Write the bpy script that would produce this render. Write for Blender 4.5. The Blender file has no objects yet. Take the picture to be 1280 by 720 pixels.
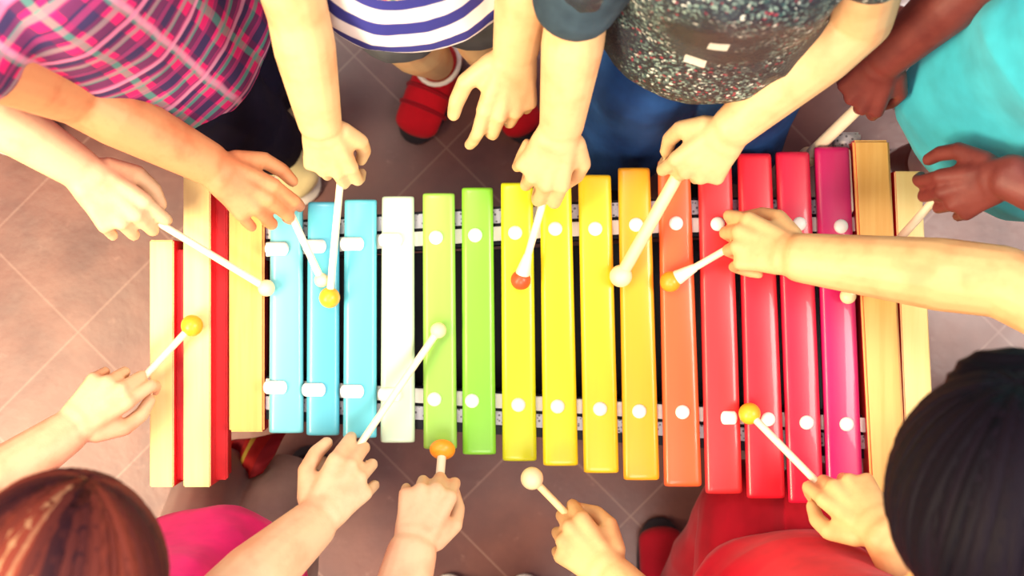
import bpy, bmesh, math, random
from mathutils import Vector as V, Matrix, noise
random.seed(7)
C = bpy.context.scene.collection
F = 1580.0; H = 2.0
def W(px, py, z):                      # a point of the place from where the photo shows it and its real height
    k = (H - z) / F
    return V(((px - 640) * k, (360 - py) * k, z))
def R(a): return math.radians(a)

# ---------------------------------------------------------------- materials
def srgb(r, g, b):
    f = lambda c: (c/255/12.92) if c/255 <= .04045 else ((c/255+.055)/1.055)**2.4
    return (f(r), f(g), f(b), 1)
def new_mat(name):
    m = bpy.data.materials.new(name); m.use_nodes = True
    nt = m.node_tree; b = nt.nodes['Principled BSDF']
    return m, nt, b
class N:                               # tiny node helper
    def __init__(s, nt): s.nt = nt
    def n(s, t, **kw):
        o = s.nt.nodes.new(t)
        for k, v in kw.items():
            if hasattr(o, k): setattr(o, k, v)
        return o
    def val(s, sock, v):
        if isinstance(v, bpy.types.NodeSocket): s.nt.links.new(v, sock)
        elif v is not None: sock.default_value = v
    def m(s, op, a, b=None, c=None):
        o = s.nt.nodes.new('ShaderNodeMath'); o.operation = op
        s.val(o.inputs[0], a); s.val(o.inputs[1], b)
        if c is not None: s.val(o.inputs[2], c)
        return o.outputs[0]
    def mix(s, f, a, b, bt='MIX'):
        o = s.nt.nodes.new('ShaderNodeMix'); o.data_type = 'RGBA'; o.blend_type = bt
        s.val(o.inputs[0], f); s.val(o.inputs[6], a); s.val(o.inputs[7], b)
        return o.outputs[2]
    def coord(s, kind='Object', scale=(1, 1, 1), loc=(0, 0, 0), rot=(0, 0, 0)):
        t = s.nt.nodes.new('ShaderNodeTexCoord'); mp = s.nt.nodes.new('ShaderNodeMapping')
        s.nt.links.new(t.outputs[kind], mp.inputs[0])
        mp.inputs['Scale'].default_value = scale; mp.inputs['Location'].default_value = loc
        mp.inputs['Rotation'].default_value = rot
        return mp.outputs[0]
    def noise(s, vec, scale, detail=3, rough=.5):
        o = s.nt.nodes.new('ShaderNodeTexNoise'); s.nt.links.new(vec, o.inputs['Vector'])
        o.inputs['Scale'].default_value = scale; o.inputs['Detail'].default_value = detail
        o.inputs['Roughness'].default_value = rough
        return o.outputs[0]
    def sstep(s, v, a, b):
        o = s.nt.nodes.new('ShaderNodeMapRange'); o.interpolation_type = 'SMOOTHSTEP'
        s.val(o.inputs[0], v); o.inputs[1].default_value = a; o.inputs[2].default_value = b
        return o.outputs[0]
    def bump(s, b, h, st, dist=.002):
        o = s.nt.nodes.new('ShaderNodeBump'); o.inputs['Strength'].default_value = st
        o.inputs['Distance'].default_value = dist
        s.nt.links.new(h, o.inputs['Height']); s.nt.links.new(o.outputs[0], b.inputs['Normal'])
def scl(c, k): return (c[0]*k, c[1]*k, c[2]*k, 1)

def plain(name, col, rough=.5, var=.12, nscale=30, bump=0, spec=.5, metal=0, coat=0, stretch=(1, 1, 1)):
    m, nt, b = new_mat(name); g = N(nt)
    v = g.coord('Object', stretch)
    nz = g.noise(v, nscale)
    c = g.mix(g.sstep(nz, .3, .7), scl(col, 1-var), scl(col, 1+var))
    nt.links.new(c, b.inputs['Base Color'])
    b.inputs['Roughness'].default_value = rough
    b.inputs['Specular IOR Level'].default_value = spec
    b.inputs['Metallic'].default_value = metal
    b.inputs['Coat Weight'].default_value = coat
    if bump: g.bump(b, g.noise(v, nscale*6), bump)
    return m
def skin(name, col, blush):
    m, nt, b = new_mat(name); g = N(nt)
    v = g.coord()
    c = g.mix(g.sstep(g.noise(v, 26), .42, .75), col, blush)
    c = g.mix(g.m('MULTIPLY', g.sstep(g.noise(v, 140), .5, .8), .25), c, blush)
    nt.links.new(c, b.inputs['Base Color'])
    b.inputs['Roughness'].default_value = .5; b.inputs['Specular IOR Level'].default_value = .35
    g.bump(b, g.noise(v, 420, 2), .25, .0006)
    return m
def fabric(name, col, col2=None, rough=.85, var=.18, sheen=.12):
    m, nt, b = new_mat(name); g = N(nt)
    v = g.coord()
    c = g.mix(g.sstep(g.noise(v, 14, 4), .3, .7), scl(col, 1-var), col2 or scl(col, 1+var))
    nt.links.new(c, b.inputs['Base Color'])
    b.inputs['Roughness'].default_value = rough; b.inputs['Specular IOR Level'].default_value = .2
    b.inputs['Sheen Weight'].default_value = sheen if max(col[:3]) > .2 else 0
    g.bump(b, g.noise(v, 900, 2), .3, .0006)
    return m

M = {}
M['fair'] = skin('fair_skin', srgb(224, 186, 136), srgb(218, 166, 118))
M['pale'] = skin('pale_skin', srgb(232, 196, 156), srgb(230, 174, 136))
M['tan'] = skin('tan_skin', srgb(206, 142, 98), srgb(192, 116, 78))
M['olive'] = skin('olive_skin', srgb(222, 180, 126), srgb(214, 158, 108))
M['brown'] = skin('brown_skin', srgb(112, 52, 46), srgb(92, 38, 36))
M['navy'] = fabric('dark_navy_cotton', srgb(14, 12, 36))
M['grey_cloth'] = fabric('grey_cotton', srgb(92, 96, 100))
M['jeans'] = fabric('blue_denim', srgb(22, 52, 100), srgb(32, 72, 128))
M['cyan'] = fabric('turquoise_cotton', srgb(56, 178, 200))
M['white_cloth'] = fabric('white_cotton', srgb(238, 236, 232))
M['red_cloth'] = fabric('red_cotton', srgb(212, 4, 42))
M['dark_red'] = fabric('deep_red_cotton', srgb(166, 12, 34))
M['magenta'] = fabric('magenta_cotton', srgb(236, 22, 128))
M['taupe'] = fabric('taupe_cotton', srgb(146, 118, 110))
M['black_cloth'] = fabric('black_canvas', srgb(30, 24, 34))
M['red_canvas'] = fabric('red_canvas', srgb(214, 22, 40))
M['cream_cloth'] = fabric('cream_felt', srgb(236, 222, 168))
M['beige'] = fabric('beige_suede', srgb(190, 164, 132))
M['denim_sleeve'] = fabric('dark_slate_denim', srgb(42, 60, 74), srgb(60, 82, 96))
M['green_cloth'] = fabric('green_cotton', srgb(80, 130, 90))
M['sole'] = plain('white_rubber', srgb(235, 232, 228), .5)
M['dark_sole'] = plain('charcoal_rubber', srgb(44, 40, 50), .5)
M['white_eye'] = plain('eye_white', srgb(240, 240, 238), .2)
M['iris'] = plain('brown_iris', srgb(60, 36, 22), .2)
M['lips'] = plain('lips', srgb(190, 92, 84), .45)
M['nail'] = plain('nails', srgb(244, 196, 176), .3)
M['stick'] = plain('mallet_birch', srgb(240, 214, 160), .45, .08, 20, stretch=(1, 1, .1))
M['stick_white'] = plain('mallet_white_wood', srgb(250, 236, 206), .45, .05, 20)
M['ball_orange'] = plain('orange_ball', srgb(246, 156, 40), .35, .06)
M['ball_yellow'] = plain('yellow_ball', srgb(248, 178, 44), .35, .06)
M['ball_red'] = plain('red_orange_ball', srgb(232, 84, 44), .35, .06)
M['ball_cream'] = plain('cream_ball', srgb(248, 226, 178), .4, .05)
M['peg'] = plain('white_peg', srgb(246, 246, 240), .35, .03)
M['strap'] = plain('white_strap', srgb(240, 236, 226), .6, .05)
M['tray'] = plain('black_frame_paint', srgb(14, 14, 34), .5, .2)
M['red_paint'] = plain('red_paint', srgb(222, 44, 50), .4, .08)
M['bolt'] = plain('steel', srgb(200, 196, 194), .3, .05, metal=.7)
# silver perforated strip
m, nt, b = new_mat('silver_perforated'); g = N(nt)
vo = nt.nodes.new('ShaderNodeTexVoronoi'); vo.inputs['Scale'].default_value = 190
nt.links.new(g.coord(), vo.inputs['Vector'])
c = g.mix(g.sstep(vo.outputs['Distance'], .18, .40), srgb(120, 116, 124), srgb(226, 224, 228))
nt.links.new(c, b.inputs['Base Color']); b.inputs['Roughness'].default_value = .4; b.inputs['Metallic'].default_value = .3
M['silver'] = m
def wood(name, c1, c2, sc=(60, 3, 60)):
    m, nt, b = new_mat(name); g = N(nt)
    v = g.coord('Object', sc)
    nz = g.noise(v, 1.2, 5, .6)
    c = g.mix(g.sstep(nz, .35, .68), c1, c2)
    nt.links.new(c, b.inputs['Base Color'])
    b.inputs['Roughness'].default_value = .42
    g.bump(b, nz, .15, .001)
    return m
M['wood_pale'] = wood('pale_birch', srgb(242, 222, 154), srgb(238, 214, 142))
M['wood_gold'] = wood('golden_pine', srgb(232, 186, 104), srgb(222, 168, 84))
M['wood_orange'] = wood('orange_pine', srgb(216, 150, 78), srgb(198, 126, 62))

# slate floor tiles laid on the diagonal
m, nt, b = new_mat('slate_tiles'); g = N(nt)
tc = nt.nodes.new('ShaderNodeTexCoord'); sp = nt.nodes.new('ShaderNodeSeparateXYZ')
nt.links.new(tc.outputs['Object'], sp.inputs[0])
x, y = sp.outputs[0], sp.outputs[1]
P = .206; q = 1/math.sqrt(2)
s_ = g.m('DIVIDE', g.m('ADD', g.m('MULTIPLY', g.m('ADD', x, y), q), .535), P)
t_ = g.m('DIVIDE', g.m('ADD', g.m('MULTIPLY', g.m('SUBTRACT', x, y), q), .024), P)
def edge(u):
    f = g.m('FRACT', u)
    return g.m('MINIMUM', f, g.m('SUBTRACT', 1, f))
e = g.m('MINIMUM', edge(s_), edge(t_))
line = g.m('SUBTRACT', 1, g.sstep(e, .003, .009))
cb = nt.nodes.new('ShaderNodeCombineXYZ')
nt.links.new(g.m('FLOOR', s_), cb.inputs[0]); nt.links.new(g.m('FLOOR', t_), cb.inputs[1])
wn = nt.nodes.new('ShaderNodeTexWhiteNoise'); nt.links.new(cb.outputs[0], wn.inputs['Vector'])
v = g.coord()
c = g.mix(g.sstep(g.noise(v, 5, 6, .6), .3, .7), srgb(96, 62, 62), srgb(136, 90, 80))
c = g.mix(g.m('MULTIPLY', wn.outputs['Value'], .35), c, srgb(112, 78, 74))
c = g.mix(g.m('MULTIPLY', g.sstep(g.noise(v, 34, 5, .7), .60, .76), .45), c, srgb(170, 132, 122))
c = g.mix(g.m('MULTIPLY', line, .42), c, srgb(176, 146, 134))
nt.links.new(c, b.inputs['Base Color'])
rr = nt.nodes.new('ShaderNodeMapRange'); nt.links.new(g.noise(v, 9, 5), rr.inputs[0])
rr.inputs[3].default_value = .24; rr.inputs[4].default_value = .46
nt.links.new(rr.outputs[0], b.inputs['Roughness'])
g.bump(b, g.noise(v, 22, 5, .6), .25, .004)
M['floor'] = m

# plaid blouse
def band(g, u, f, off, w, soft=.04):
    fr = g.m('FRACT', g.m('ADD', g.m('MULTIPLY', u, f), off))
    d = g.m('ABSOLUTE', g.m('SUBTRACT', fr, .5))
    return g.m('SUBTRACT', 1, g.sstep(d, w/2, w/2+soft))
m, nt, b = new_mat('plaid_cotton'); g = N(nt)
tc = nt.nodes.new('ShaderNodeTexCoord')
dn = nt.nodes.new('ShaderNodeTexNoise'); dn.inputs['Scale'].default_value = 9
nt.links.new(tc.outputs['Object'], dn.inputs['Vector'])
vm = nt.nodes.new('ShaderNodeVectorMath'); vm.operation = 'MULTIPLY_ADD'
nt.links.new(dn.outputs['Color'], vm.inputs[0]); vm.inputs[1].default_value = (.02, .02, .02)
nt.links.new(tc.outputs['Object'], vm.inputs[2])
sp = nt.nodes.new('ShaderNodeSeparateXYZ'); nt.links.new(vm.outputs[0], sp.inputs[0])
u = g.m('MULTIPLY', g.m('ADD', sp.outputs[0], sp.outputs[1]), .7071); w = g.m('SUBTRACT', sp.outputs[2], g.m('MULTIPLY', g.m('SUBTRACT', sp.outputs[0], sp.outputs[1]), .40))
c = g.mix(0.0, srgb(204, 18, 104), srgb(204, 18, 104))
c = g.mix(g.m('MULTIPLY', band(g, w, 19, .0, .40), .85), c, srgb(26, 24, 76))
c = g.mix(g.m('MULTIPLY', band(g, u, 19, .2, .40), .8), c, srgb(30, 36, 84))
c = g.mix(g.m('MULTIPLY', band(g, w, 19, .42, .12), .7), c, srgb(54, 150, 138))
c = g.mix(g.m('MULTIPLY', band(g, u, 19, .66, .12), .6), c, srgb(54, 150, 138))
c = g.mix(g.m('MULTIPLY', band(g, w, 9.5, .72, .04), .7), c, srgb(226, 150, 186))
c = g.mix(g.m('MULTIPLY', band(g, u, 9.5, .05, .03), .6), c, srgb(226, 150, 186))
c = g.mix(g.m('MULTIPLY', band(g, w, 39, .3, .3), .25), c, srgb(240, 60, 140))
nt.links.new(c, b.inputs['Base Color']); b.inputs['Roughness'].default_value = .85
M['plaid'] = m
# striped jersey with a fruit print
m, nt, b = new_mat('striped_jersey'); g = N(nt)
sp = nt.nodes.new('ShaderNodeSeparateXYZ'); tc = nt.nodes.new('ShaderNodeTexCoord'); nt.links.new(tc.outputs['Object'], sp.inputs[0])
z = sp.outputs[2]
st = band(g, z, 1/.052, .20, .42, .05)
c = g.mix(st, srgb(240, 238, 240), srgb(44, 48, 140))
dx = g.m('ABSOLUTE', g.m('ADD', sp.outputs[0], .10))
pm = g.m('MULTIPLY', g.m('LESS_THAN', dx, .062), g.m('GREATER_THAN', z, .70))
pc = g.mix(g.sstep(g.noise(g.coord(), 60, 2), .48, .52), srgb(240, 214, 110), srgb(228, 120, 60))
pc = g.mix(g.sstep(g.noise(g.coord('Object', (1, 1, 1), (3, 1, 2)), 50, 2), .56, .6), pc, srgb(120, 160, 80))
c = g.mix(pm, c, pc)
nt.links.new(c, b.inputs['Base Color']); b.inputs['Roughness'].default_value = .85
M['stripes'] = m
# speckled sequin top
m, nt, b = new_mat('speckled_sequins'); g = N(nt)
vo = nt.nodes.new('ShaderNodeTexVoronoi'); vo.inputs['Scale'].default_value = 330
v = g.coord(); nt.links.new(v, vo.inputs['Vector'])
cr = nt.nodes.new('ShaderNodeValToRGB'); cr.color_ramp.interpolation = 'CONSTANT'
sp = nt.nodes.new('ShaderNodeSeparateColor'); nt.links.new(vo.outputs['Color'], sp.inputs[0])
nt.links.new(sp.outputs[0], cr.inputs[0])
els = [(0, (24, 32, 46)), (.46, (42, 58, 68)), (.66, (84, 108, 108)), (.78, (122, 150, 142)), (.88, (206, 214, 206)), (.92, (140, 50, 70)), (.95, (40, 78, 80))]
cr.color_ramp.elements[0].color = srgb(*els[0][1]); cr.color_ramp.elements[1].position = els[1][0]; cr.color_ramp.elements[1].color = srgb(*els[1][1])
for p_, k_ in els[2:]:
    e_ = cr.color_ramp.elements.new(p_); e_.color = srgb(*k_)
base = g.mix(g.sstep(g.noise(v, 11, 3), .44, .56), srgb(26, 34, 48), srgb(40, 52, 64))
c = g.mix(g.sstep(g.noise(g.coord('Object', (1, 1, 1), (.3, .2, .5)), 8, 3), .40, .54), base, cr.outputs[0])
ob = nt.nodes.new('ShaderNodeSeparateXYZ'); nt.links.new(v, ob.inputs[0])
def boxmask(cx, cz, hx, hz):
    return g.m('MULTIPLY', g.m('LESS_THAN', g.m('ABSOLUTE', g.m('SUBTRACT', ob.outputs[0], cx)), hx), g.m('LESS_THAN', g.m('ABSOLUTE', g.m('SUBTRACT', ob.outputs[2], cz)), hz))
c = g.mix(g.m('MAXIMUM', boxmask(.190, .688, .011, .009), boxmask(.205, .745, .010, .010)), c, srgb(214, 216, 204))
nt.links.new(c, b.inputs['Base Color']); b.inputs['Roughness'].default_value = .5
g.bump(b, vo.outputs['Distance'], .4, .002)
M['sequins'] = m
# red striped skirt
m, nt, b = new_mat('red_striped_cotton'); g = N(nt)
sp = nt.nodes.new('ShaderNodeSeparateXYZ'); tc = nt.nodes.new('ShaderNodeTexCoord'); nt.links.new(tc.outputs['Object'], sp.inputs[0])
u = g.m('ADD', g.m('MULTIPLY', sp.outputs[0], .86), g.m('MULTIPLY', sp.outputs[1], -.5))
c = g.mix(band(g, u, 22, .0, .10), srgb(196, 40, 40), srgb(216, 196, 80))
c = g.mix(g.m('MULTIPLY', band(g, u, 22, .4, .3), .5), c, srgb(120, 26, 52))
nt.links.new(c, b.inputs['Base Color']); b.inputs['Roughness'].default_value = .85
M['red_stripe'] = m
# hair
def hair_mat(name, c1, c2, c3=None):
    m, nt, b = new_mat(name); g = N(nt)
    at = nt.nodes.new('ShaderNodeAttribute'); at.attribute_name = 'lock'
    c = g.mix(at.outputs['Fac'], c1, c2)
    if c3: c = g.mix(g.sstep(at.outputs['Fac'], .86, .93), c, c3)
    nt.links.new(c, b.inputs['Base Color']); b.inputs['Roughness'].default_value = .62
    b.inputs['Specular IOR Level'].default_value = .10
    return m
M['hair_brown'] = hair_mat('auburn_hair', srgb(44, 20, 28), srgb(132, 60, 46), srgb(164, 122, 92))
M['hair_dark'] = hair_mat('black_hair', srgb(9, 6, 15), srgb(20, 12, 24))
M['hair_blond'] = hair_mat('blond_hair', srgb(150, 110, 60), srgb(200, 160, 100))
M['hair_mid'] = hair_mat('brown_hair', srgb(60, 38, 26), srgb(96, 62, 40))

# ---------------------------------------------------------------- mesh helpers
def link(name, me, mat, parent=None):
    o = bpy.data.objects.new(name, me); C.objects.link(o)
    for mm in (mat if isinstance(mat, (list, tuple)) else [mat]): me.materials.append(mm)
    if parent: o.parent = parent
    return o
def thing(name, label, cat, loc=(0, 0, 0), group=None):
    o = bpy.data.objects.new(name, None); C.objects.link(o); o.location = loc
    o.empty_display_size = .05
    o['label'] = label; o['category'] = cat
    if group: o['group'] = group
    return o
def settle(o, parent):                 # keep world coordinates although the parent stands at its base
    o.parent = parent
    o.matrix_parent_inverse = Matrix.Translation(-parent_world(parent))
    return o
def parent_world(p):
    t = V(p.location)
    return t
def frame(d, up=V((0, 0, 1))):
    d = d.normalized()
    if abs(d.dot(up)) > .98: up = V((0, 1, 0))
    u = d.cross(up).normalized(); v = u.cross(d).normalized()
    return d, u, v
class Blob:
    def __init__(s): s.bm = bmesh.new()
    def rings(s, rs, seg=20):          # rs: list of (centre, u*a, v*b)
        prev = None; bm = s.bm; first = None
        for c, ua, vb in rs:
            r = [bm.verts.new(c + ua*math.cos(2*math.pi*i/seg) + vb*math.sin(2*math.pi*i/seg)) for i in range(seg)]
            if prev:
                for i in range(seg): bm.faces.new((prev[i], prev[(i+1) % seg], r[(i+1) % seg], r[i]))
            else: first = r
            prev = r
        bm.faces.new(list(reversed(first))); bm.faces.new(prev)
    def cap(s, p0, r0, p1, r1, u=None, seg=18):   # elliptical capsule; r = radius or (a along u, b)
        p0, p1 = V(p0), V(p1)
        a0, b0 = r0 if isinstance(r0, tuple) else (r0, r0)
        a1, b1 = r1 if isinstance(r1, tuple) else (r1, r1)
        d = (p1-p0)
        if d.length < 1e-6: d = V((0, 0, 1))*1e-4; p1 = p0+d
        dn = d.normalized()
        if u is None: _, uu, vv = frame(dn)
        else:
            uu = (V(u) - dn*V(u).dot(dn)).normalized(); vv = dn.cross(uu)
        rs = []
        for k in range(6):
            t = math.pi/2*(1 - k/5.0) ; cc = math.cos(t) if k else .05
            rs.append((p0 - dn*math.sin(t)*min(a0, b0), uu*a0*cc, vv*b0*cc))
        for k in range(6):
            t = math.pi/2*(k/5.0); cc = math.cos(t) if k < 5 else .05
            rs.append((p1 + dn*math.sin(t)*min(a1, b1), uu*a1*cc, vv*b1*cc))
        s.rings(rs, seg)
    def chain(s, pts, u=None):
        for (p0, r0), (p1, r1) in zip(pts, pts[1:]): s.cap(p0, r0, p1, r1, u)
    def ell(s, c, r, rot=None, seg=20):
        mat = Matrix.Translation(V(c)) @ (rot.to_4x4() if rot else Matrix.Identity(4)) @ Matrix.Diagonal((r[0], r[1], r[2], 1))
        bmesh.ops.create_uvsphere(s.bm, u_segments=seg, v_segments=seg//2+2, radius=1, matrix=mat)
    def box(s, c, r, rot=None):
        mat = Matrix.Translation(V(c)) @ (rot.to_4x4() if rot else Matrix.Identity(4)) @ Matrix.Diagonal((2*r[0], 2*r[1], 2*r[2], 1))
        bmesh.ops.create_cube(s.bm, size=1, matrix=mat)
    def mesh(s, name):
        bmesh.ops.recalc_face_normals(s.bm, faces=s.bm.faces)
        me = bpy.data.meshes.new(name); s.bm.to_mesh(me); s.bm.free()
        for p in me.polygons: p.use_smooth = True
        return me
    def build(s, name, mat, parent=None):
        o = link(name, s.mesh(name), mat)
        if parent: settle(o, parent)
        return o
    def melt(s, name, mat, parent=None, voxel=.003, it=5, folds=0, ffreq=(10, 10, 5), seed=0):
        me = s.mesh(name + '_raw'); o = bpy.data.objects.new('tmp', me); C.objects.link(o)
        md = o.modifiers.new('r', 'REMESH'); md.mode = 'VOXEL'; md.voxel_size = voxel; md.use_smooth_shade = True
        if it:
            sm = o.modifiers.new('s', 'SMOOTH'); sm.iterations = it; sm.factor = .5
        dg = bpy.context.evaluated_depsgraph_get(); dg.update()
        m2 = bpy.data.meshes.new_from_object(o.evaluated_get(dg)); m2.name = name
        m2.materials.clear()
        bpy.data.objects.remove(o); bpy.data.meshes.remove(me)
        if folds:
            off = V((seed*3.1, seed*1.7, seed))
            nrm = [v_.normal.copy() for v_ in m2.vertices]
            cos = []
            for vt, nn_ in zip(m2.vertices, nrm):
                c = vt.co.copy(); p = V((c.x*ffreq[0], c.y*ffreq[1], c.z*ffreq[2])) + off
                n1 = 1 - abs(noise.noise(p + V((noise.noise(p*.7), 0, 0))*1.3))*2.4
                n2 = noise.noise(p*2.7)
                cos.extend(c + nn_*(n1*folds + n2*folds*.5))
            m2.vertices.foreach_set('co', cos); m2.update()
        for p in m2.polygons: p.use_smooth = True
        ob = link(name, m2, mat)
        if parent: settle(ob, parent)
        return ob

# ---------------------------------------------------------------- hands, heads, children
FING = [((.070, .0245, 0), (.033, .021, .016), .0079, 6), ((.074, .0082, .002), (.037, .024, .017), .0081, 1),
        ((.070, -.0085, .001), (.034, .022, .016), .0076, -5), ((.062, -.024, -.003), (.026, .017, .014), .0066, -12)]
POSES = {  # (mcp, pip, dip) for index..little ; thumb (spread, drop)
 'grip': ([(42, 78, 42), (50, 80, 45), (55, 82, 45), (58, 84, 45)], .1),
 'stick': ([(26, 52, 28), (44, 70, 40), (52, 76, 42), (56, 78, 42)], .25),
 'loose': ([(22, 36, 20), (30, 42, 24), (36, 48, 26), (42, 50, 28)], .5),
 'point': ([(16, 18, 10), (28, 40, 24), (40, 50, 30), (46, 56, 32)], .7),
 'reach': ([(20, 34, 20), (26, 40, 24), (38, 60, 34), (48, 70, 38)], .2),
 'open': ([(8, 14, 10), (12, 18, 12), (16, 20, 14), (20, 24, 14)], 1.0),
}
def hand(bl, wrist, knuck, n, side, pose, s=1.0):
    """side = +1 when the thumb lies to the left of the hand's direction seen from its back"""
    wrist, knuck = V(wrist), V(knuck)
    d = (knuck-wrist).normalized(); n = (V(n) - d*V(n).dot(d)).normalized()
    yv = n.cross(d)*side
    L = lambda x, y, z: wrist + d*x*s + yv*y*s + n*z*s
    bl.cap(L(-.01, 0, 0), (.0205*s, .0165*s), L(.02, 0, 0), (.0250*s, .0150*s), yv)
    bl.cap(L(.02, 0, -.001), (.0255*s, .0145*s), L(.062, .001, -.002), (.0310*s, .0115*s), yv)
    bl.cap(L(.018, .014, -.007), .0145*s, L(.042, .024, -.011), .0115*s)
    curls, th = POSES[pose]
    tips = []
    for (k, ls, r, sp), cu in zip(FING, curls):
        bl.cap(L(.012, k[1]*.45, .001), .0105*s, L(*k), (r+.0012)*s)
        p = V(k); a = 0; spr = R(sp)*(1.0 if pose == 'open' else .55)
        for i in range(3):
            a += R(cu[i])
            q = p + V((math.cos(a)*math.cos(spr), math.cos(a)*math.sin(spr), -math.sin(a)))*ls[i]
            rr = r*(1-.08*i); bl.cap(L(*p), rr*s, L(*q), rr*.92*s); p = q
        tips.append(L(*p))
    # thumb leaves the side of the palm near its base
    b0 = V((.020, .022, -.008)); b1 = V((.046, .036+.012*th, -.018+.004*th))
    b2 = V((.068+.004*th, .034+.024*th, -.030+.016*th)); b3 = V((.087, .024+.040*th, -.036+.022*th))
    bl.cap(L(*b0), .0115*s, L(*b1), .0098*s); bl.cap(L(*b1), .0094*s, L(*b2), .0088*s); bl.cap(L(*b2), .0086*s, L(*b3), .0072*s)
    return L, yv

def locks(c, Rm, rad, mat, parent, n=170, long=.0, front=1.2, back=2.2, r=.0075, seed=1, pole_tilt=0.0, flow=V((0, 0, -1)), azoff=0, hl=None):
    rnd = random.Random(seed); bm = bmesh.new(); lay = bm.verts.layers.float.new('lock')
    # scalp cap under the locks
    start = len(bm.verts)
    pm = Matrix.Rotation(pole_tilt, 3, 'Y')
    ctr = lambda th, az: pm @ V((math.sin(th)*math.cos(az), math.sin(th)*math.sin(az), math.cos(th)))
    def lim(az): return front + (back-front)*(.5-.5*math.cos(az))**.6
    rows = []
    for i in range(13):
        row = []
        for j in range(36):
            az = 2*math.pi*j/36; th = lim(az)*i/12
            p = ctr(th, az); q = c + Rm @ V((p.x*rad[0], p.y*rad[1], p.z*rad[2]))
            vt = bm.verts.new(q); vt[lay] = .1; row.append(vt)
        rows.append(row)
    for a_, b_ in zip(rows, rows[1:]):
        for j in range(36): bm.faces.new((a_[j], a_[(j+1) % 36], b_[(j+1) % 36], b_[j]))
    for k in range(n):
        az = 2*math.pi*(k+rnd.random()*.8)/n + azoff; th0 = rnd.uniform(.02, .5); col = rnd.random()*.84
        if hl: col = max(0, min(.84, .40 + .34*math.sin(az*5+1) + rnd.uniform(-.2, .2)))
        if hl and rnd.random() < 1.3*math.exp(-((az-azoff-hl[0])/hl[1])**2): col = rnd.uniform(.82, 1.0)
        th1 = lim(az)*rnd.uniform(.9, 1.08); rr = r*rnd.uniform(.7, 1.25); lift = rnd.uniform(1.0, 1.03)
        sw = rnd.uniform(-.25, .25); pts = []
        for i in range(12):
            t = i/11; th = th0 + (th1-th0)*t
            p = ctr(th, az + sw*t*t); pts.append(c + Rm @ V((p.x*rad[0], p.y*rad[1], p.z*rad[2]))*(lift - .05*max(0, t-.6)*(1 if not long or math.cos(az) >= .3 else 0)))
        if long and math.cos(az) < .3:
            last = pts[-1]; m_ = 7; ln = long*rnd.uniform(.75, 1.1)
            dirn = (pts[-1]-pts[-2]).normalized()
            for i in range(1, m_+1):
                t = i/m_; dd = (dirn*(1-t)**2 + (flow + (c-last).normalized()*.35)*(.3+t)).normalized(); last = last + dd*ln/m_; pts.append(last)
        prev = None; seg = 7; np_ = len(pts)
        for i, p in enumerate(pts):
            t = i/(np_-1); w_ = rr*(math.sin(math.pi*min(1, t*1.0+.18))**.5 if t < .82 else max(.15, (1-t)/.18*.8+.1))
            d = (pts[min(i+1, np_-1)]-pts[max(i-1, 0)]).normalized()
            out = (p-c).normalized(); u_ = d.cross(out).normalized(); v_ = u_.cross(d)
            ring = []
            for j in range(seg):
                vt = bm.verts.new(p + u_*math.cos(2*math.pi*j/seg)*w_*1.3 + v_*math.sin(2*math.pi*j/seg)*w_*.6); vt[lay] = col; ring.append(vt)
            if prev:
                for j in range(seg): bm.faces.new((prev[j], prev[(j+1) % seg], ring[(j+1) % seg], ring[j]))
            else: bm.faces.new(list(reversed(ring)))
            prev = ring
        bm.faces.new(prev)
    me = bpy.data.meshes.new('hair'); bm.to_mesh(me); bm.free()
    for p in me.polygons: p.use_smooth = True
    return settle(link('hair', me, mat), parent)

def head_shape(bl, c, f, up):
    f = f.normalized(); up = (up - f*up.dot(f)).normalized(); sd = up.cross(f)
    Rm = Matrix((f, sd, up)).transposed()        # columns: forward, side, up
    P_ = lambda x, y, z: c + Rm @ V((x, y, z))
    bl.ell(P_(-.010, 0, .012), (.086, .070, .080), Rm)
    bl.ell(P_(.018, 0, -.020), (.062, .060, .066), Rm)
    bl.ell(P_(.040, 0, -.062), (.030, .034, .026), Rm)          # jaw
    for s in (-1, 1):
        bl.ell(P_(.044, s*.030, -.024), (.026, .024, .024), Rm)  # cheek
        bl.ell(P_(-.006, s*.070, -.012), (.015, .007, .022), Rm) # ear
    bl.cap(P_(.072, 0, .004), .0065, P_(.086, 0, -.022), .0095)  # nose
    bl.cap(P_(.078, -.009, -.026), .006, P_(.078, .009, -.026), .006)
    bl.cap(P_(.066, -.028, .016), .009, P_(.066, .028, .016), .009)   # brow
    return P_, Rm
def face_parts(P_, Rm, parent):
    for s in (-1, 1):
        b_ = Blob(); b_.ell(P_(.067, s*.026, .002), (.0105, .0125, .0095), Rm); e = b_.build('eye', M['white_eye'], parent)
        b_ = Blob(); b_.ell(P_(.0758, s*.026, .002), (.0026, .0056, .0056), Rm); i = b_.build('iris', M['iris'])
        i.parent = e
        i.matrix_parent_inverse = (Matrix.Translation(V(parent.location)) @ e.matrix_parent_inverse).inverted()
    b_ = Blob(); b_.cap(P_(.0735, -.016, -.048), .0036, P_(.077, 0, -.049), .0046); b_.cap(P_(.077, 0, -.049), .0046, P_(.0735, .016, -.048), .0036)
    b_.build('mouth', M['lips'], parent)

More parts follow.
